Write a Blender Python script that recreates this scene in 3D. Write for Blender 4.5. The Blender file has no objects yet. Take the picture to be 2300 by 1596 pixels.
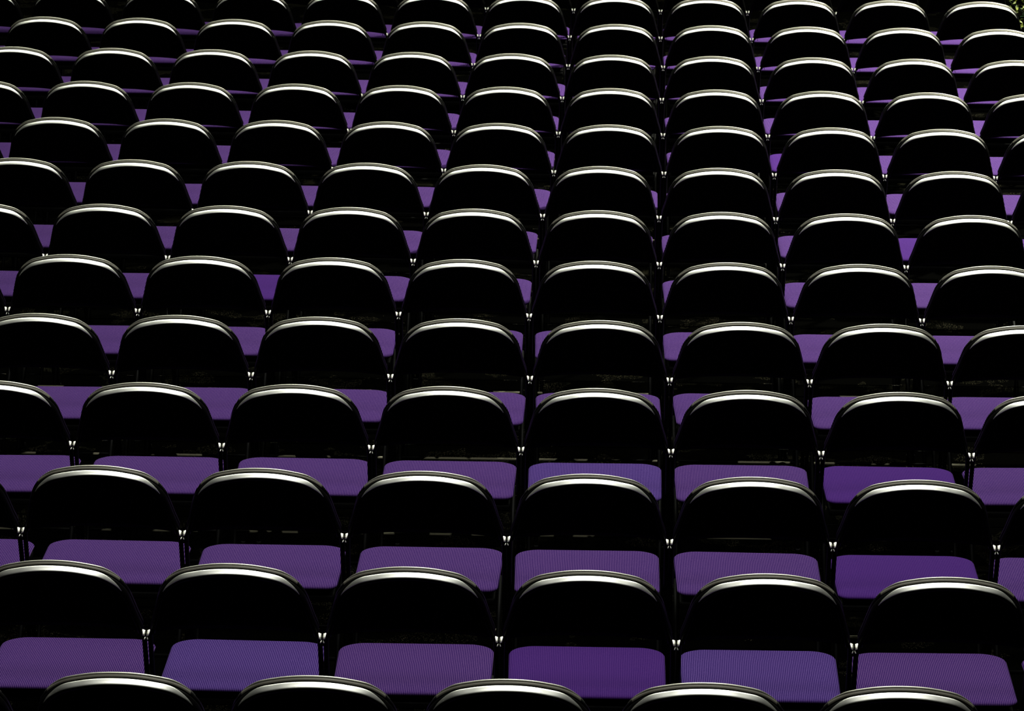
import bpy, bmesh, math, random
from mathutils import Vector, Matrix
random.seed(7)
S = bpy.context.scene
C = S.collection

# ------------------------------------------------------------------ camera, world, lights, exposure
ZB = 0.62                      # height of the joint between two chairs
CAM = dict(f=7400.0, pitch=0.28148, yaw=-0.02557, roll=0.00845, h=3.3569 + ZB)
W_, H_ = 2300, 1596
def cam_axes():
    p, y, r = CAM['pitch'], CAM['yaw'], CAM['roll']
    F = Vector((math.sin(y)*math.cos(p), math.cos(y)*math.cos(p), -math.sin(p)))
    R = F.cross(Vector((0, 0, 1))).normalized(); U = R.cross(F)
    return F, math.cos(r)*R + math.sin(r)*U, -math.sin(r)*R + math.cos(r)*U
FW, RT, UP = cam_axes()
CO = Vector((0, 0, CAM['h']))
def px(P):
    d = Vector(P) - CO; z = d.dot(FW)
    return W_/2 + CAM['f']*d.dot(RT)/z, H_/2 - CAM['f']*d.dot(UP)/z
cd = bpy.data.cameras.new('camera'); cam = bpy.data.objects.new('camera', cd); C.objects.link(cam)
cd.sensor_width = 36.0; cd.lens = CAM['f']/W_*36.0; cd.clip_end = 200
m = Matrix((RT, UP, -FW)).transposed().to_4x4(); m.translation = CO
cam.matrix_world = m
cd.dof.use_dof = True; cd.dof.focus_distance = 10.2; cd.dof.aperture_fstop = 26
S.camera = cam
w = bpy.data.worlds.new('world'); S.world = w; w.use_nodes = True
w.node_tree.nodes['Background'].inputs[0].default_value = (0.5, 0.6, 0.5, 1)
w.node_tree.nodes['Background'].inputs[1].default_value = 0.0
S.view_settings.view_transform = 'Standard'; S.view_settings.look = 'None'
S.view_settings.gamma = 1; S.view_settings.exposure = 0.0

def lamp(name, kind, loc, target, energy, color, **kw):
    l = bpy.data.lights.new(name, kind); l.energy = energy; l.color = color
    for k, v in kw.items(): setattr(l, k, v)
    o = bpy.data.objects.new(name, l); C.objects.link(o); o.location = loc
    o.rotation_euler = (Vector(target) - Vector(loc)).to_track_quat('-Z', 'Y').to_euler()
    return o
# a big bank of hall lights high over the middle rows, and one hard lamp up on the right
lamp('hall_light_bank', 'AREA', (0.4, 17.5, 9.0), (0.4, 15.5, 0), 1500, (0.97, 1.0, 0.84), shape='RECTANGLE', size=14.0, size_y=3.5)
lamp('rear_strip_fill', 'AREA', (0.5, 4.0, 11.0), (0.3, 11.0, 0), 560, (1.0, 1.0, 0.92), shape='RECTANGLE', size=8.0, size_y=3.0)  # added fill from behind to whiten the rail strips
lamp('near_row_fill', 'SPOT', (0.8, 13.5, 11.0), (0.3, 9.0, 0), 4900, (1.0, 1.0, 0.94), spot_size=math.radians(65), spot_blend=1.0, shadow_soft_size=1.2)  # added spot to brighten the near rows alone
lamp('hall_spot_right', 'SPOT', (6.5, 19.5, 10.0), (3.3, 17.2, 0), 25000, (1.0, 1.0, 0.84), spot_size=math.radians(60), spot_blend=1.0, shadow_soft_size=0.25)

# ------------------------------------------------------------------ materials
def mat(name, color, rough=0.5, metal=0.0, spec=0.5):
    m = bpy.data.materials.new(name); m.use_nodes = True
    b = m.node_tree.nodes['Principled BSDF']
    b.inputs['Base Color'].default_value = (*color, 1); b.inputs['Roughness'].default_value = rough
    b.inputs['Metallic'].default_value = metal; b.inputs['Specular IOR Level'].default_value = spec
    return m
def nodes(m): return m.node_tree.nodes, m.node_tree.links, m.node_tree.nodes['Principled BSDF']
def add_noise_rough(m, scale, lo, hi):
    N, L, b = nodes(m)
    tc = N.new('ShaderNodeTexCoord'); n = N.new('ShaderNodeTexNoise'); n.inputs['Scale'].default_value = scale
    r = N.new('ShaderNodeMapRange'); r.inputs[3].default_value = lo; r.inputs[4].default_value = hi
    L.new(tc.outputs['Object'], n.inputs['Vector']); L.new(n.outputs[0], r.inputs[0]); L.new(r.outputs[0], b.inputs['Roughness'])

STEEL = mat('gloss_black_enamel_rail', (0.0010, 0.0010, 0.0009), 0.40, 0.0, 0.09); add_noise_rough(STEEL, 60, 0.32, 0.37)
HILITE = mat('highlight_aluminium', (0.90, 0.91, 0.85), 0.42, 1.0); add_noise_rough(HILITE, 60, 0.41, 0.45)  # bright metal for the highlight put on the rail
TRIM = mat('lit_edge_channel', (0.075, 0.070, 0.055), 0.6, 0.3, 0.3)  # lit tone of the otherwise black channel
BEAD = mat('bright_bead', (0.45, 0.45, 0.38), 0.42, 0.8, 0.5)
CLIP = mat('nickel_clip', (0.98, 0.98, 0.88), 0.50, 1.0)
LEGM = mat('black_leg_enamel', (0.0010, 0.0010, 0.0009), 0.55, 0.0, 0.04); add_noise_rough(LEGM, 40, 0.5, 0.65)
TAN = mat('light_patch_steel', (0.50, 0.47, 0.33), 0.6, 0.0, 0.05)
N, L, b = nodes(TAN)          # pale patches imitate light falling on the bar through gaps
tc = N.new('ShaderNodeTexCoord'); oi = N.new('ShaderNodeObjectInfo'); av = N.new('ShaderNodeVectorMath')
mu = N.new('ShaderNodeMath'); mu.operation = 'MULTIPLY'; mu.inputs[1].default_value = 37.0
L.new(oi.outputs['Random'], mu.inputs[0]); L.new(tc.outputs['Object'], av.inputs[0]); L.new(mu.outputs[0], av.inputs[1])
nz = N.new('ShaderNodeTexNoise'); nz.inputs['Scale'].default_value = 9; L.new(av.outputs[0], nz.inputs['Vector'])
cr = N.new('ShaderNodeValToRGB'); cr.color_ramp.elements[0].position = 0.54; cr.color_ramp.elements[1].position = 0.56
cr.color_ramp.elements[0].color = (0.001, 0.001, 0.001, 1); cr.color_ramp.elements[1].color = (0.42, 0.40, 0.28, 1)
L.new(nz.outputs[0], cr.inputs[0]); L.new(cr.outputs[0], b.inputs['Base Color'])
VINYL = mat('black_vinyl', (0.0005, 0.0005, 0.0006), 0.62, 0.0, 0.015)
PAN = mat('black_seat_pan', (0.002, 0.002, 0.002), 0.55, 0.0, 0.03)
RUBBER = mat('black_rubber', (0.003, 0.003, 0.003), 0.8, 0.0, 0.1)

def fabric(name, dark, light, contrast, period=0.0053):
    m = mat(name, dark, 0.95, 0.0, 0.05)
    N, L, b = nodes(m)
    tc = N.new('ShaderNodeTexCoord'); sp = N.new('ShaderNodeSeparateXYZ'); L.new(tc.outputs['Object'], sp.inputs[0])
    nz = N.new('ShaderNodeTexNoise'); nz.inputs['Scale'].default_value = 9; L.new(tc.outputs['Object'], nz.inputs['Vector'])
    wob = N.new('ShaderNodeMath'); wob.operation = 'MULTIPLY_ADD'; wob.inputs[1].default_value = 0.004
    L.new(nz.outputs[0], wob.inputs[0]); L.new(sp.outputs['X'], wob.inputs[2])
    sc = N.new('ShaderNodeMath'); sc.operation = 'MULTIPLY'; sc.inputs[1].default_value = 2*math.pi/period; L.new(wob.outputs[0], sc.inputs[0])
    si = N.new('ShaderNodeMath'); si.operation = 'SINE'; L.new(sc.outputs[0], si.inputs[0])
    mr = N.new('ShaderNodeMapRange'); mr.inputs[1].default_value = -0.3; mr.inputs[2].default_value = 1.0
    mr.inputs[3].default_value = 0.5 - contrast/2; mr.inputs[4].default_value = 0.5 + contrast/2; L.new(si.outputs[0], mr.inputs[0])
    # fine yarn speckle
    n2 = N.new('ShaderNodeTexNoise'); n2.inputs['Scale'].default_value = 420; L.new(tc.outputs['Object'], n2.inputs['Vector'])
    ad = N.new('ShaderNodeMath'); ad.operation = 'MULTIPLY_ADD'; ad.inputs[1].default_value = 1.0; ad.inputs[2].default_value = -0.5
    L.new(n2.outputs[0], ad.inputs[0])
    su = N.new('ShaderNodeMath'); su.operation = 'ADD'; su.use_clamp = True; L.new(mr.outputs[0], su.inputs[0]); L.new(ad.outputs[0], su.inputs[1])
    mx = N.new('ShaderNodeMix'); mx.data_type = 'RGBA'; L.new(su.outputs[0], mx.inputs[0])
    mx.inputs[6].default_value = (*dark, 1); mx.inputs[7].default_value = (*light, 1)
    L.new(mx.outputs[2], b.inputs['Base Color'])
    bp = N.new('ShaderNodeBump'); bp.inputs['Strength'].default_value = 0.35; bp.inputs['Distance'].default_value = 0.001
    L.new(si.outputs[0], bp.inputs['Height']); L.new(bp.outputs[0], b.inputs['Normal'])
    return m
FAB = fabric('purple_ribbed_fabric', (0.0135, 0.0022, 0.056), (0.086, 0.041, 0.140), 0.95)
FABV = fabric('violet_ribbed_fabric', (0.017, 0.0022, 0.066), (0.052, 0.017, 0.115), 0.7)
FABG = fabric('worn_purple_ribbed_fabric', (0.0135, 0.004, 0.062), (0.082, 0.045, 0.175), 0.95)

# floor: dark sealed floor with pale grit
FLOOR = mat('dark_floor', (0.0006, 0.0006, 0.0005), 0.8, 0, 0.0)
N, L, b = nodes(FLOOR)
tc = N.new('ShaderNodeTexCoord'); vo = N.new('ShaderNodeTexVoronoi'); vo.inputs['Scale'].default_value = 240
n1 = N.new('ShaderNodeTexNoise'); n1.inputs['Scale'].default_value = 5
L.new(tc.outputs['Object'], vo.inputs['Vector']); L.new(tc.outputs['Object'], n1.inputs['Vector'])
a = N.new('ShaderNodeMath'); a.operation = 'LESS_THAN'; a.inputs[1].default_value = 0.20; L.new(vo.outputs['Distance'], a.inputs[0])
g = N.new('ShaderNodeMath'); g.operation = 'GREATER_THAN'; g.inputs[1].default_value = 0.56; L.new(n1.outputs[0], g.inputs[0])
t = N.new('ShaderNodeMath'); t.operation = 'MULTIPLY'; L.new(a.outputs[0], t.inputs[0]); L.new(g.outputs[0], t.inputs[1])
mx = N.new('ShaderNodeMix'); mx.data_type = 'RGBA'; L.new(t.outputs[0], mx.inputs[0])
mx.inputs[6].default_value = (0.0006, 0.0006, 0.0005, 1); mx.inputs[7].default_value = (0.07, 0.065, 0.04, 1)
L.new(mx.outputs[2], b.inputs['Base Color'])

# thin lip under the seat: black with pale specks
SPECKLED = mat('speckled_lip', (0.002, 0.002, 0.002), 0.5, 0, 0.2)
N, L, b = nodes(SPECKLED)
tc = N.new('ShaderNodeTexCoord'); vo = N.new('ShaderNodeTexNoise'); vo.inputs['Scale'].default_value = 170
oi = N.new('ShaderNodeObjectInfo'); av = N.new('ShaderNodeVectorMath'); L.new(tc.outputs['Object'], av.inputs[0]); L.new(oi.outputs['Random'], av.inputs[1])
L.new(av.outputs[0], vo.inputs['Vector'])
a = N.new('ShaderNodeMath'); a.operation = 'GREATER_THAN'; a.inputs[1].default_value = 0.60; L.new(vo.outputs[0], a.inputs[0])
mx = N.new('ShaderNodeMix'); mx.data_type = 'RGBA'; L.new(a.outputs[0], mx.inputs[0])
mx.inputs[6].default_value = (0.002, 0.002, 0.002, 1); mx.inputs[7].default_value = (0.22, 0.20, 0.12, 1)
L.new(mx.outputs[2], b.inputs['Base Color'])

# ------------------------------------------------------------------ mesh helpers
def mesh_from(name, verts, faces, material, smooth=True):
    me = bpy.data.meshes.new(name); me.from_pydata([tuple(v) for v in verts], [], faces); me.update()
    bm = bmesh.new(); bm.from_mesh(me); bmesh.ops.recalc_face_normals(bm, faces=bm.faces); bm.to_mesh(me); bm.free()
    me.materials.append(material)
    for p in me.polygons: p.use_smooth = smooth
    return me
def put(name, me, parent=None):
    o = bpy.data.objects.new(name, me); C.objects.link(o)
    if parent: o.parent = parent
    return o
def catmull(P, n=6):
    out = []
    Q = [2*P[0]-P[1]] + P + [2*P[-1]-P[-2]]
    for i in range(1, len(Q)-2):
        for k in range(n):
            t = k/n; a, b, c, d = Q[i-1], Q[i], Q[i+1], Q[i+2]
            out.append(0.5*((2*b) + (c-a)*t + (2*a-5*b+4*c-d)*t*t + (3*b-a-3*c+d)*t**3))
    out.append(P[-1]); return out
def tube(path, r, seg=10, r2=None, side=None, caps=True):
    """round / elliptical tube: r along 'side' axis, r2 across it"""
    r2 = r2 or r; vs = []; fs = []; n = len(path)
    for i, p in enumerate(path):
        t = (path[min(i+1, n-1)] - path[max(i-1, 0)]).normalized()
        s = side if side is not None else Vector((0, 1, 0))
        if abs(t.dot(s)) > 0.95: s = Vector((1, 0, 0))
        v = (s - t*s.dot(t)).normalized(); u = t.cross(v)
        for k in range(seg):
            a = 2*math.pi*k/seg
            vs.append(p + u*math.cos(a)*r + v*math.sin(a)*r2)
    for i in range(n-1):
        for k in range(seg):
            a = i*seg+k; b = i*seg+(k+1) % seg
            fs.append((a, b, b+seg, a+seg))
    if caps: fs.append(tuple(range(seg))); fs.append(tuple((n-1)*seg+k for k in range(seg)))
    return vs, fs
def join(*parts):
    V = []; Fc = []
    for vs, fs in parts:
        o = len(V); V += list(vs); Fc += [tuple(i+o for i in f) for f in fs]
    return V, Fc
def box(c, s, rot=None):
    c = Vector(c); vs = []
    for x in (-1, 1):
        for y in (-1, 1):
            for z in (-1, 1):
                v = Vector((x*s[0]/2, y*s[1]/2, z*s[2]/2))
                if rot: v = rot @ v
                vs.append(c+v)
    fs = [(0, 1, 3, 2), (4, 6, 7, 5), (0, 4, 5, 1), (2, 3, 7, 6), (0, 2, 6, 4), (1, 5, 7, 3)]
    return vs, fs
def bevel_mesh(me, w, seg=2):
    bm = bmesh.new(); bm.from_mesh(me)
    bmesh.ops.bevel(bm, geom=list(bm.edges), offset=w, segments=seg, affect='EDGES', profile=0.6)
    bm.to_mesh(me); bm.free()
    for p in me.polygons: p.use_smooth = True

# ------------------------------------------------------------------ chair geometry (origin on the floor below the joint plane)
RECL = math.radians(26.0)
sa, ca = math.sin(RECL), math.cos(RECL)
WRAP = 0.25
def bk(x, t, d):
    """point of the reclined back: x across, t up the back from the joint, d forward"""
    wr = WRAP*x*x*max(0.0, min(1.0, t/0.2))
    return Vector((x, -t*sa + (d+wr)*ca, ZB + t*ca + (d+wr)*sa))
HALF = [(0.2425, -0.004), (0.2425, 0.001), (0.2372, 0.025), (0.2290, 0.055), (0.2190, 0.098), (0.2085, 0.138), (0.1940, 0.1660), (0.1735, 0.1915), (0.1380, 0.2185), (0.0890, 0.2360), (0.0450, 0.2450)]
OUT = [Vector((x, t, 0)) for x, t in HALF] + [Vector((0, 0.2477, 0))] + [Vector((-x, t, 0)) for x, t in reversed(HALF)]
OUT = catmull(OUT, 9)
def normals2d(P):
    R_ = []
    for i in range(len(P)):
        t = (P[min(i+1, len(P)-1)] - P[max(i-1, 0)]).normalized()
        R_.append(Vector((t.y, -t.x, 0)))           # outward for this direction of travel
    return R_
ON = normals2d(OUT)
def sweep(section, lo=0, hi=None, closed=True):
    """section: list of (o, d) outward/forward offsets, swept along the back outline"""
    hi = hi or len(OUT); vs = []; fs = []; k = len(section)
    for i in range(lo, hi):
        for o, d in section:
            q = OUT[i] + ON[i]*o
            vs.append(bk(q.x, q.y, d))
    for i in range(hi-lo-1):
        for j in range(k if closed else k-1):
            a = i*k+j; b = i*k+(j+1) % k
            fs.append((a, b, b+k, a+k))
    if closed: fs.append(tuple(range(k))); fs.append(tuple((hi-lo-1)*k+j for j in range(k)))
    return vs, fs
def ell(co, cdp, ro, rd, n=16): return [(co+ro*math.cos(2*math.pi*i/n), cdp+rd*math.sin(2*math.pi*i/n)) for i in range(n)]

def frame_mesh():
    arc = sweep([(-0.016, 0.0015), (-0.0145, 0.0), (-0.0075, 0.0), (-0.0052, 0.0008), (-0.0036, 0.0030), (-0.0022, 0.0065), (-0.0012, 0.0105), (-0.0006, 0.0145), (-0.0008, 0.0175), (-0.0022, 0.0193), (-0.0040, 0.0198), (-0.0145, 0.0198), (-0.016, 0.0185)])
    return mesh_from('back_frame', *arc, STEEL)
FACE = catmull([Vector((o, d, 0)) for o, d in ((-0.0075, 0.0), (-0.0052, 0.0008), (-0.0036, 0.0030), (-0.0022, 0.0065), (-0.0012, 0.0105), (-0.0006, 0.0145), (-0.0008, 0.0175), (-0.0022, 0.0193))], 4)
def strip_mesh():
    """highlight of the rail built in as a bright strip, narrowing where the light fades"""
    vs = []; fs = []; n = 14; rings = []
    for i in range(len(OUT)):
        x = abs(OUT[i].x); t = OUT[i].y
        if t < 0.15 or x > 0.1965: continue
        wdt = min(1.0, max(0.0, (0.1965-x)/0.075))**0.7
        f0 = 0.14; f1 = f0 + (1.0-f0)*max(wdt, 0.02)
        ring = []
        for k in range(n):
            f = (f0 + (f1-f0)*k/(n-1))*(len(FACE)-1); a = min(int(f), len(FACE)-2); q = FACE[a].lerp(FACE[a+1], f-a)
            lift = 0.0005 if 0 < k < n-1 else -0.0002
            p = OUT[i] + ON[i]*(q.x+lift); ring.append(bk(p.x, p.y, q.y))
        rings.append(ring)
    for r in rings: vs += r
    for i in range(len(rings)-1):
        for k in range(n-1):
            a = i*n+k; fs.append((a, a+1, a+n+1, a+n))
    return mesh_from('highlight_strip', vs, fs, HILITE)
def leg_front_mesh(s):
    p = [Vector((s*0.2375, 0.0105, ZB-0.002)), Vector((s*0.2412, 0.018, ZB-0.025)), Vector((s*0.2422, 0.055, 0.45)), Vector((s*0.2422, 0.12, 0.22)), Vector((s*0.2422, 0.19, 0.012))]
    return mesh_from('front_leg', *tube(catmull(p, 4), 0.0073, 12, 0.011), LEGM)
def leg_rear_mesh(s):
    p = [Vector((s*0.2215, 0.26, 0.405)), Vector((s*0.2215, 0.12, 0.30)), Vector((s*0.2215, -0.10, 0.012))]
    return mesh_from('rear_leg', *tube(p, 0.0075, 10), LEGM)
def foot_mesh(c):
    return mesh_from('foot', *tube([Vector(c), Vector((c[0], c[1], 0.020)), Vector((c[0], c[1], 0.024))], 0.0082, 12), RUBBER)
def bar_mesh(name, y, z, hw, r, m=None): return mesh_from(name, *tube([Vector((-hw, y, z)), Vector((hw, y, z))], r, 10), m or LEGM)

def backrest_mesh():
    """padded black back: closed shell filling the frame, rear sheet lapping over the lower half of the tube"""
    rows_ = 26; cols = 28
    inner = 0.0075
    pts = [OUT[i] - ON[i]*inner for i in range(len(OUT))]
    half = [p for p in pts if p.x >= -1e-6]                   # right half bottom -> top
    def hw(t):
        for i in range(len(half)-1):
            a, b = half[i], half[i+1]
            if min(a.y, b.y) <= t <= max(a.y, b.y) and abs(a.y-b.y) > 1e-9:
                return a.x + (b.x-a.x)*(t-a.y)/(b.y-a.y)
        return half[0].x if t < half[0].y else 0.0
    tmax = max(p.y for p in half)
    def sheet(dfun, zb):
        vs = []
        for r in range(rows_+1):
            f = 1-(1-r/rows_)**2.2
            for c in range(cols+1):
                u = -1+2*c/cols
                tt0 = 0.002 + 0.020*(1-abs(u)**2.5)           # arched lower edge
                t = tt0 + (tmax-tt0)*f
                if r == rows_: x = 0.035*u; t = tmax - 0.0006*abs(u)
                else: x = hw(t)*u
                vs.append(bk(x, t, dfun(u, f)))
        return vs
    def bul(u, f): return (1-u**4)*(1-(2*min(max(f, 0.0), 1.0)-1)**4)
    rear = sheet(lambda u, f: 0.0025 - 0.004*bul(u, f), 0)
    front = sheet(lambda u, f: 0.024 + 0.016*bul(u, f), 0)
    n = (rows_+1)*(cols+1); fs = []
    for base in (0, n):
        for r in range(rows_):
            for c in range(cols):
                a = base+r*(cols+1)+c; fs.append((a, a+1, a+cols+2, a+cols+1))
    ring = [c for c in range(cols+1)] + [r*(cols+1)+cols for r in range(1, rows_+1)] + [rows_*(cols+1)+c for c in range(cols-1, -1, -1)] + [r*(cols+1) for r in range(rows_-1, 0, -1)]
    for i in range(len(ring)):
        a, b = ring[i], ring[(i+1) % len(ring)]
        fs.append((a, b, b+n, a+n))
    return mesh_from('backrest', rear+front, fs, VINYL)
def lip_mesh():
    P = [Vector((-0.205+0.41*i/20, 0.165, 0.313)) for i in range(21)]
    return mesh_from('pan_lip', *tube(P, 0.0018, 6), SPECKLED)
def arc_range(xmax): 
    idx = [i for i in range(len(OUT)) if OUT[i].y > 0.12 and abs(OUT[i].x) <= xmax]
    return idx[0], idx[-1]+1
CHAN = [(-0.012, 0.022), (-0.0035, 0.0225), (-0.0015, 0.0240), (-0.0008, 0.029), (-0.0015, 0.0345), (-0.012, 0.035)]
def trim_mesh():      # black channel round the whole back edge, behind the rail
    lo, hi = 14, len(OUT)-14
    return mesh_from('edge_channel', *sweep(CHAN, lo, hi), STEEL)
def sheen_mesh():     # grey inlay over the lit channel top, light put into its colour
    lo, hi = arc_range(0.188)
    return mesh_from('channel_sheen', *sweep([(-0.003, 0.0232), (-0.0006, 0.0242), (-0.0001, 0.029), (-0.0006, 0.0342), (-0.003, 0.0348)], lo, hi), TRIM)
def bead_mesh():      # front-edge bead; its highlight is shaped in, thinning towards the shoulders as light fades
    vs = []; fs = []; n = 10; lo, hi = arc_range(0.199)
    for i in range(lo, hi):
        k = min(1.0, max(0.04, (0.199-abs(OUT[i].x))/0.06))**0.6
        for o, d in ell(-0.0030+0.0022*k, 0.0368, 0.0029*k, 0.0029*k, n):
            q = OUT[i] + ON[i]*o; vs.append(bk(q.x, q.y, d))
    for i in range(hi-lo-1):
        for j2 in range(n):
            a = i*n+j2; b = i*n+(j2+1) % n; fs.append((a, b, b+n, a+n))
    fs.append(tuple(range(n))); fs.append(tuple((hi-lo-1)*n+q for q in range(n)))
    return mesh_from('edge_bead', vs, fs, BEAD)

def seat_mesh(material, name='seat'):
    """cushion with rounded corners, crowned top and rolled edges"""
    hw_, y0, y1 = 0.2300, 0.0, 0.405; ztop = ZB-0.1640; th = 0.036
    def outline(inset, n=10):
        P = []
        for cx, cy, r, a0 in ((hw_, y1, 0.080, 0), (-hw_, y1, 0.080, 90), (-hw_, y0, 0.035, 180), (hw_, y0, 0.035, 270)):
            r2 = max(r-inset, 0.004)
            sx = 1 if cx > 0 else -1; sy = 1 if cy > 0.2 else -1
            ox = cx - sx*(inset+r2); oy = cy - sy*(inset+r2)
            for k in range(n+1):
                a = math.radians(a0+90*k/n); P.append((ox+r2*math.cos(a), oy+r2*math.sin(a)))
        return P
    rings = [(0.045, -th), (0.028, -0.027), (0.012, -0.018), (0.002, -0.0115), (0.0, -0.008), (0.003, -0.0045), (0.010, -0.002), (0.022, -0.0006), (0.045, 0.0), (0.08, 0.0006), (0.13, 0.0010), (0.17, 0.0012)]
    vs = []; fs = []
    for ins, dz in rings:
        for x, y in outline(ins):
            # slight taper to the rear and a soft front nose
            vs.append(Vector((x*(1-0.02*(1-y/y1)), y, ztop+dz-0.004*max(0, (y-0.3)/0.1)**2*(1 if dz > -0.03 else 0))))
    k = len(outline(0))
    for i in range(len(rings)-1):
        for j in range(k):
            a = i*k+j; b = i*k+(j+1) % k; fs.append((a, b, b+k, a+k))
    fs.append(tuple(range(k))); fs.append(tuple((len(rings)-1)*k+j for j in range(k)))
    return mesh_from(name, vs, fs, material)
def pan_mesh():
    me = mesh_from('seat_pan', *box((0, 0.20, ZB-0.212), (0.43, 0.37, 0.022)), PAN); bevel_mesh(me, 0.006); return me

def clip_mesh(s):
    """bright ganging clip at the joint: an upper curved wing and a small lower tongue, leaning up and back"""
    def leaf(pts, lean, bulge, c, thick=0.0016, tilt=20):
        rot = Matrix.Rotation(-lean, 3, 'X') @ Matrix.Rotation(math.radians(s*tilt), 3, 'Y')
        n = len(pts); vs = []
        for dz in (thick, 0):
            for x, y in pts: vs.append(rot @ Vector((x, y, dz)))
        ctr = Vector((sum(p[0] for p in pts)/n, sum(p[1] for p in pts)/n, 0))
        top = rot @ Vector((ctr.x, ctr.y, thick+bulge)); vs.append(top)
        vs = [v + Vector(c) for v in vs]
        fs = [(i, (i+1) % n, 2*n) for i in range(n)]
        fs += [(i, (i+1) % n, (i+1) % n+n, i+n) for i in range(n)] + [tuple(n+i for i in range(n))]
        return vs, fs
    up = [(-0.0018, -0.0092), (0.0040, -0.0095), (0.0044, 0.0000), (0.0038, 0.0092), (-0.0044, 0.0100), (-0.0054, 0.0060)]
    lo = [(-0.0014, -0.0040), (0.0008, -0.0050), (0.0028, -0.0010), (0.0034, 0.0046), (0.0022, 0.0054), (-0.0004, 0.0020)]
    up = [(s*x, y) for x, y in up]; lo = [(s*x, y) for x, y in lo]
    A = leaf(up, math.radians(-38), 0.0006, (s*0.2432, -0.0100, ZB+0.0035))
    B = leaf(lo, math.radians(-38), 0.0006, (s*0.2448, -0.0100, ZB-0.0130))
    post = box((s*0.2445, 0.000, ZB-0.004), (0.007, 0.010, 0.020))
    return mesh_from('ganging_clip', *join(A, B), CLIP), mesh_from('clip_block', *post, PAN, False)
def link_mesh(s):
    return mesh_from('hinge_link', *tube([Vector((s*0.2150, -0.001, ZB-0.006)), Vector((s*0.2215, -0.004, ZB+0.010))], 0.0010, 6), LEGM)

M_ = dict(frame=frame_mesh(), strip=strip_mesh(), lip=lip_mesh(), back=backrest_mesh(), trim=trim_mesh(), sheen=sheen_mesh(), bead=bead_mesh(), pan=pan_mesh(),
          fl=leg_front_mesh(-1), fr=leg_front_mesh(1), rl=leg_rear_mesh(-1), rr=leg_rear_mesh(1),
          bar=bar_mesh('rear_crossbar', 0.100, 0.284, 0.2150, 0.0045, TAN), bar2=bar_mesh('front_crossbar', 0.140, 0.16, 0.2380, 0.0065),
          f1=foot_mesh((-0.2412, 0.19, 0)), f2=foot_mesh((0.2412, 0.19, 0)), f3=foot_mesh((-0.2215, -0.10, 0)), f4=foot_mesh((0.2215, -0.10, 0)),
          hl=link_mesh(-1), hr=link_mesh(1))
CL = {-1: clip_mesh(-1), 1: clip_mesh(1)}
SEATS = {'purple': seat_mesh(FAB), 'violet': seat_mesh(FABV), 'worn': seat_mesh(FABG)}

def make_chair():
    root = bpy.data.objects.new('folding_chair', None); C.objects.link(root)
    root.empty_display_size = 0.1
    fr = put('back_frame', M_['frame'], root); put('highlight_strip', M_['strip'], fr)
    b = put('backrest', M_['back'], root); put('edge_channel', M_['trim'], b); put('channel_sheen', M_['sheen'], b); put('edge_bead', M_['bead'], b)
    st = put('seat', SEATS['purple'], root); sp = put('seat_pan', M_['pan'], root); put('pan_lip', M_['lip'], sp)
    for k, f in (('fl', 'f1'), ('fr', 'f2')): l = put('front_leg', M_[k], root); put('foot', M_[f], l)
    for k, f in (('rl', 'f3'), ('rr', 'f4')): l = put('rear_leg', M_[k], root); put('foot', M_[f], l)
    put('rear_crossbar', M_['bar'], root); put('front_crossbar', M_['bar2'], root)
    for s in (-1, 1):
        c = put('ganging_clip', CL[s][0], root); put('clip_block', CL[s][1], c)
        put('hinge_link', M_['hl' if s < 0 else 'hr'], root)
    return root
PROTO = make_chair()
def copy_tree(o, parent=None):
    c = o.copy(); C.objects.link(c); c.parent = parent
    for ch in list(o.children): copy_tree(ch, c)
    return c

# ------------------------------------------------------------------ rows of chairs
# nearest row first: (x of one joint, y of the row, rotation of the row), every chair is 0.5 m wide
ROWS = [(-1.452, 7.890, 0.0), (-1.2527, 8.7205, -0.0055), (-1.7562, 9.5785, -0.0044), (-1.7351, 10.4594, 0.0099),
        (-1.7242, 11.2959, 0.0102), (-2.2464, 12.1323, 0.0093), (-2.2368, 12.9521, 0.0059), (-0.7258, 13.7649, -0.0009),
        (-0.691, 14.6065, 0.0018), (-0.6822, 15.4302, -0.0011), (-0.6746, 16.263, -0.0017), (-0.6543, 17.1061, -0.0004),
        (-0.6552, 17.9316, -0.0021), (-0.6426, 18.7732, -0.0006)]
ORD = ['first', 'second', 'third', 'fourth', 'fifth', 'sixth', 'seventh', 'eighth', 'ninth', 'tenth', 'eleventh', 'twelfth', 'thirteenth', 'fourteenth', 'fifteenth']
VIOLET = [(1320, 1500), (2045, 1290), (2000, 1080), (600, 640), (1755, 375), (2040, 550), (1500, 540)]
WORN = [(545, 1500), (1710, 1510), (1320, 1050)]
first = True; total = 0
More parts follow.
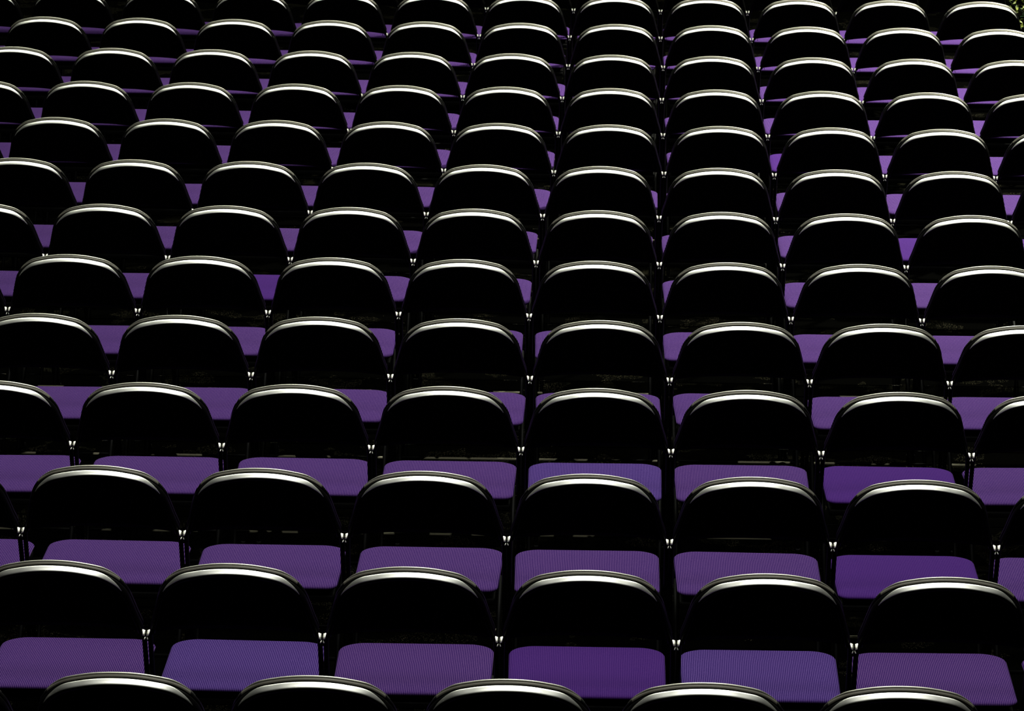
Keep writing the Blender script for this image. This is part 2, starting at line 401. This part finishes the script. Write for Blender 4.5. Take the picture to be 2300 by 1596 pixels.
for r, (x0, y0, rot) in enumerate(ROWS):
    cand = []
    for i in range(-12, 16):
        d = (i+0.5)*0.5
        cx, cy = x0 + d*math.cos(rot), y0 + d*math.sin(rot)
        ok = False
        test = [bk(OUT[k].x, OUT[k].y, 0) for k in range(0, len(OUT), 4)]
        if r > 0: test += [Vector((sx, yy, ZB-0.17)) for sx in (-0.22, 0.22) for yy in (0.05, 0.39)]
        for p in test:
            u, v = px((cx+p.x, cy+p.y, p.z))
            if 2 < u < W_-2 and 2 < v < H_-2: ok = True
        if r == len(ROWS)-1 and px((cx, cy, ZB))[0] > 2270: ok = False      # the farthest row ends here; a plant stands past it
        if ok: cand.append((cx, cy))
    for k, (cx, cy) in enumerate(cand):
        o = PROTO if first else copy_tree(PROTO)
        first = False; total += 1
        o.location = (cx, cy, 0); o.rotation_euler = (0, 0, rot + random.uniform(-0.002, 0.002))
        su, sv = px((cx, cy+0.25, ZB-0.17))
        kind = 'purple'
        for vx, vy in VIOLET:
            if abs(su-vx) < 90 and abs(sv-vy) < 45: kind = 'violet'
        for vx, vy in WORN:
            if abs(su-vx) < 90 and abs(sv-vy) < 45: kind = 'worn'
        for ch in o.children:
            if ch.name.split('.')[0] == 'seat':
                ch.data = SEATS[kind]
                # each cushion sits a little differently on its hinge
                ch.rotation_euler = (0, random.uniform(-0.009, 0.009), random.uniform(-0.014, 0.014))
                ch.location = (0, random.uniform(-0.004, 0.006), random.uniform(-0.002, 0.002))
        pos = ORD[k] + ' from left' if k < len(cand)-1 else 'rightmost'
        look = {'purple': 'black folding chair with purple seat', 'violet': 'black folding chair with deep violet seat', 'worn': 'black folding chair with greyish purple seat'}[kind]
        row = ORD[r] + ' row from bottom'
        if r == 0: look = 'black folding chair with cropped back'; row = 'nearest row'
        if r == len(ROWS)-1: look = 'black folding chair with back cut off'; row = 'farthest row'
        o['label'] = '%s, %s, %s' % (look, pos, row)
        o['category'] = 'chair'; o['group'] = 'folding chairs in rows'
print('chairs', total)

# ------------------------------------------------------------------ floor
fl = put('floor', mesh_from('floor', [(-14, 2, 0), (14, 2, 0), (14, 40, 0), (-14, 40, 0)], [(0, 1, 2, 3)], FLOOR, False))
fl['kind'] = 'structure'

# ------------------------------------------------------------------ leafy plant beyond the farthest row, at the right
LEAF = mat('yellow_green_leaf', (0.20, 0.24, 0.015), 0.5, 0, 0.3)
N, L, b = nodes(LEAF)
tc = N.new('ShaderNodeTexCoord'); nz = N.new('ShaderNodeTexNoise'); nz.inputs['Scale'].default_value = 14
cr = N.new('ShaderNodeValToRGB'); cr.color_ramp.elements[0].position = 0.40; cr.color_ramp.elements[1].position = 0.62
cr.color_ramp.elements[0].color = (0.004, 0.022, 0.004, 1); cr.color_ramp.elements[1].color = (0.13, 0.15, 0.012, 1)
L.new(tc.outputs['Object'], nz.inputs['Vector']); L.new(nz.outputs[0], cr.inputs[0]); L.new(cr.outputs[0], b.inputs['Base Color'])
rp = random.Random(3)
plant = bpy.data.objects.new('potted_plant', None); C.objects.link(plant); plant.location = (2.72, 20.3, 0)
plant['label'] = 'leafy yellow-green plant beyond the farthest chairs, top right corner'; plant['category'] = 'plant'
vs = []; fs = []
for k in range(260):
    a = rp.uniform(0, 2*math.pi); r = 0.26*math.sqrt(rp.random()); z = rp.uniform(0.22, 0.62)
    c = Vector((r*math.cos(a), r*math.sin(a)*0.8, z)); L_ = rp.uniform(0.012, 0.024); wd = L_*0.40
    d = Vector((rp.uniform(-1, 1), rp.uniform(-1, 0.3), rp.uniform(-0.6, 0.8))).normalized()
    sd = d.cross(Vector((0.1, -0.4, 1))).normalized(); up = sd.cross(d)*0.002
    o = len(vs)
    vs += [c-d*L_, c-d*L_*0.3+sd*wd, c+d*L_*0.4+sd*wd*0.8, c+d*L_, c+d*L_*0.4-sd*wd*0.8, c-d*L_*0.3-sd*wd, c-up*2.0]
    fs += [(o, o+1, o+6), (o+1, o+2, o+6), (o+2, o+3, o+6), (o+3, o+4, o+6), (o+4, o+5, o+6), (o+5, o, o+6)]
put('foliage', mesh_from('foliage', vs, fs, LEAF, False), plant)
parts = []
for k in range(9):
    a = k*0.7; e = Vector((0.20*math.cos(a), 0.16*math.sin(a), 0.55-0.02*k))
    parts.append(tube(catmull([Vector((0, 0, 0.15)), Vector((e.x*0.3, e.y*0.3, 0.33)), e], 4), 0.003, 6))
put('stem', mesh_from('stem', *join(*parts), mat('dark_stem', (0.002, 0.004, 0.001), 0.8, 0, 0.05)), plant)
prof = [(0.0, 0.0), (0.085, 0.0), (0.105, 0.16), (0.115, 0.165), (0.115, 0.185), (0.100, 0.185), (0.095, 0.165), (0.0, 0.160)]
vs = []; fs = []; n = 24
for r, z in prof:
    for k in range(n): vs.append(Vector((max(r, 0.0005)*math.cos(2*math.pi*k/n), max(r, 0.0005)*math.sin(2*math.pi*k/n), z)))
for i in range(len(prof)-1):
    for k in range(n): a = i*n+k; c2 = i*n+(k+1) % n; fs.append((a, c2, c2+n, a+n))
put('pot', mesh_from('pot', vs, fs, mat('black_pot', (0.003, 0.003, 0.003), 0.6, 0, 0.1)), plant)
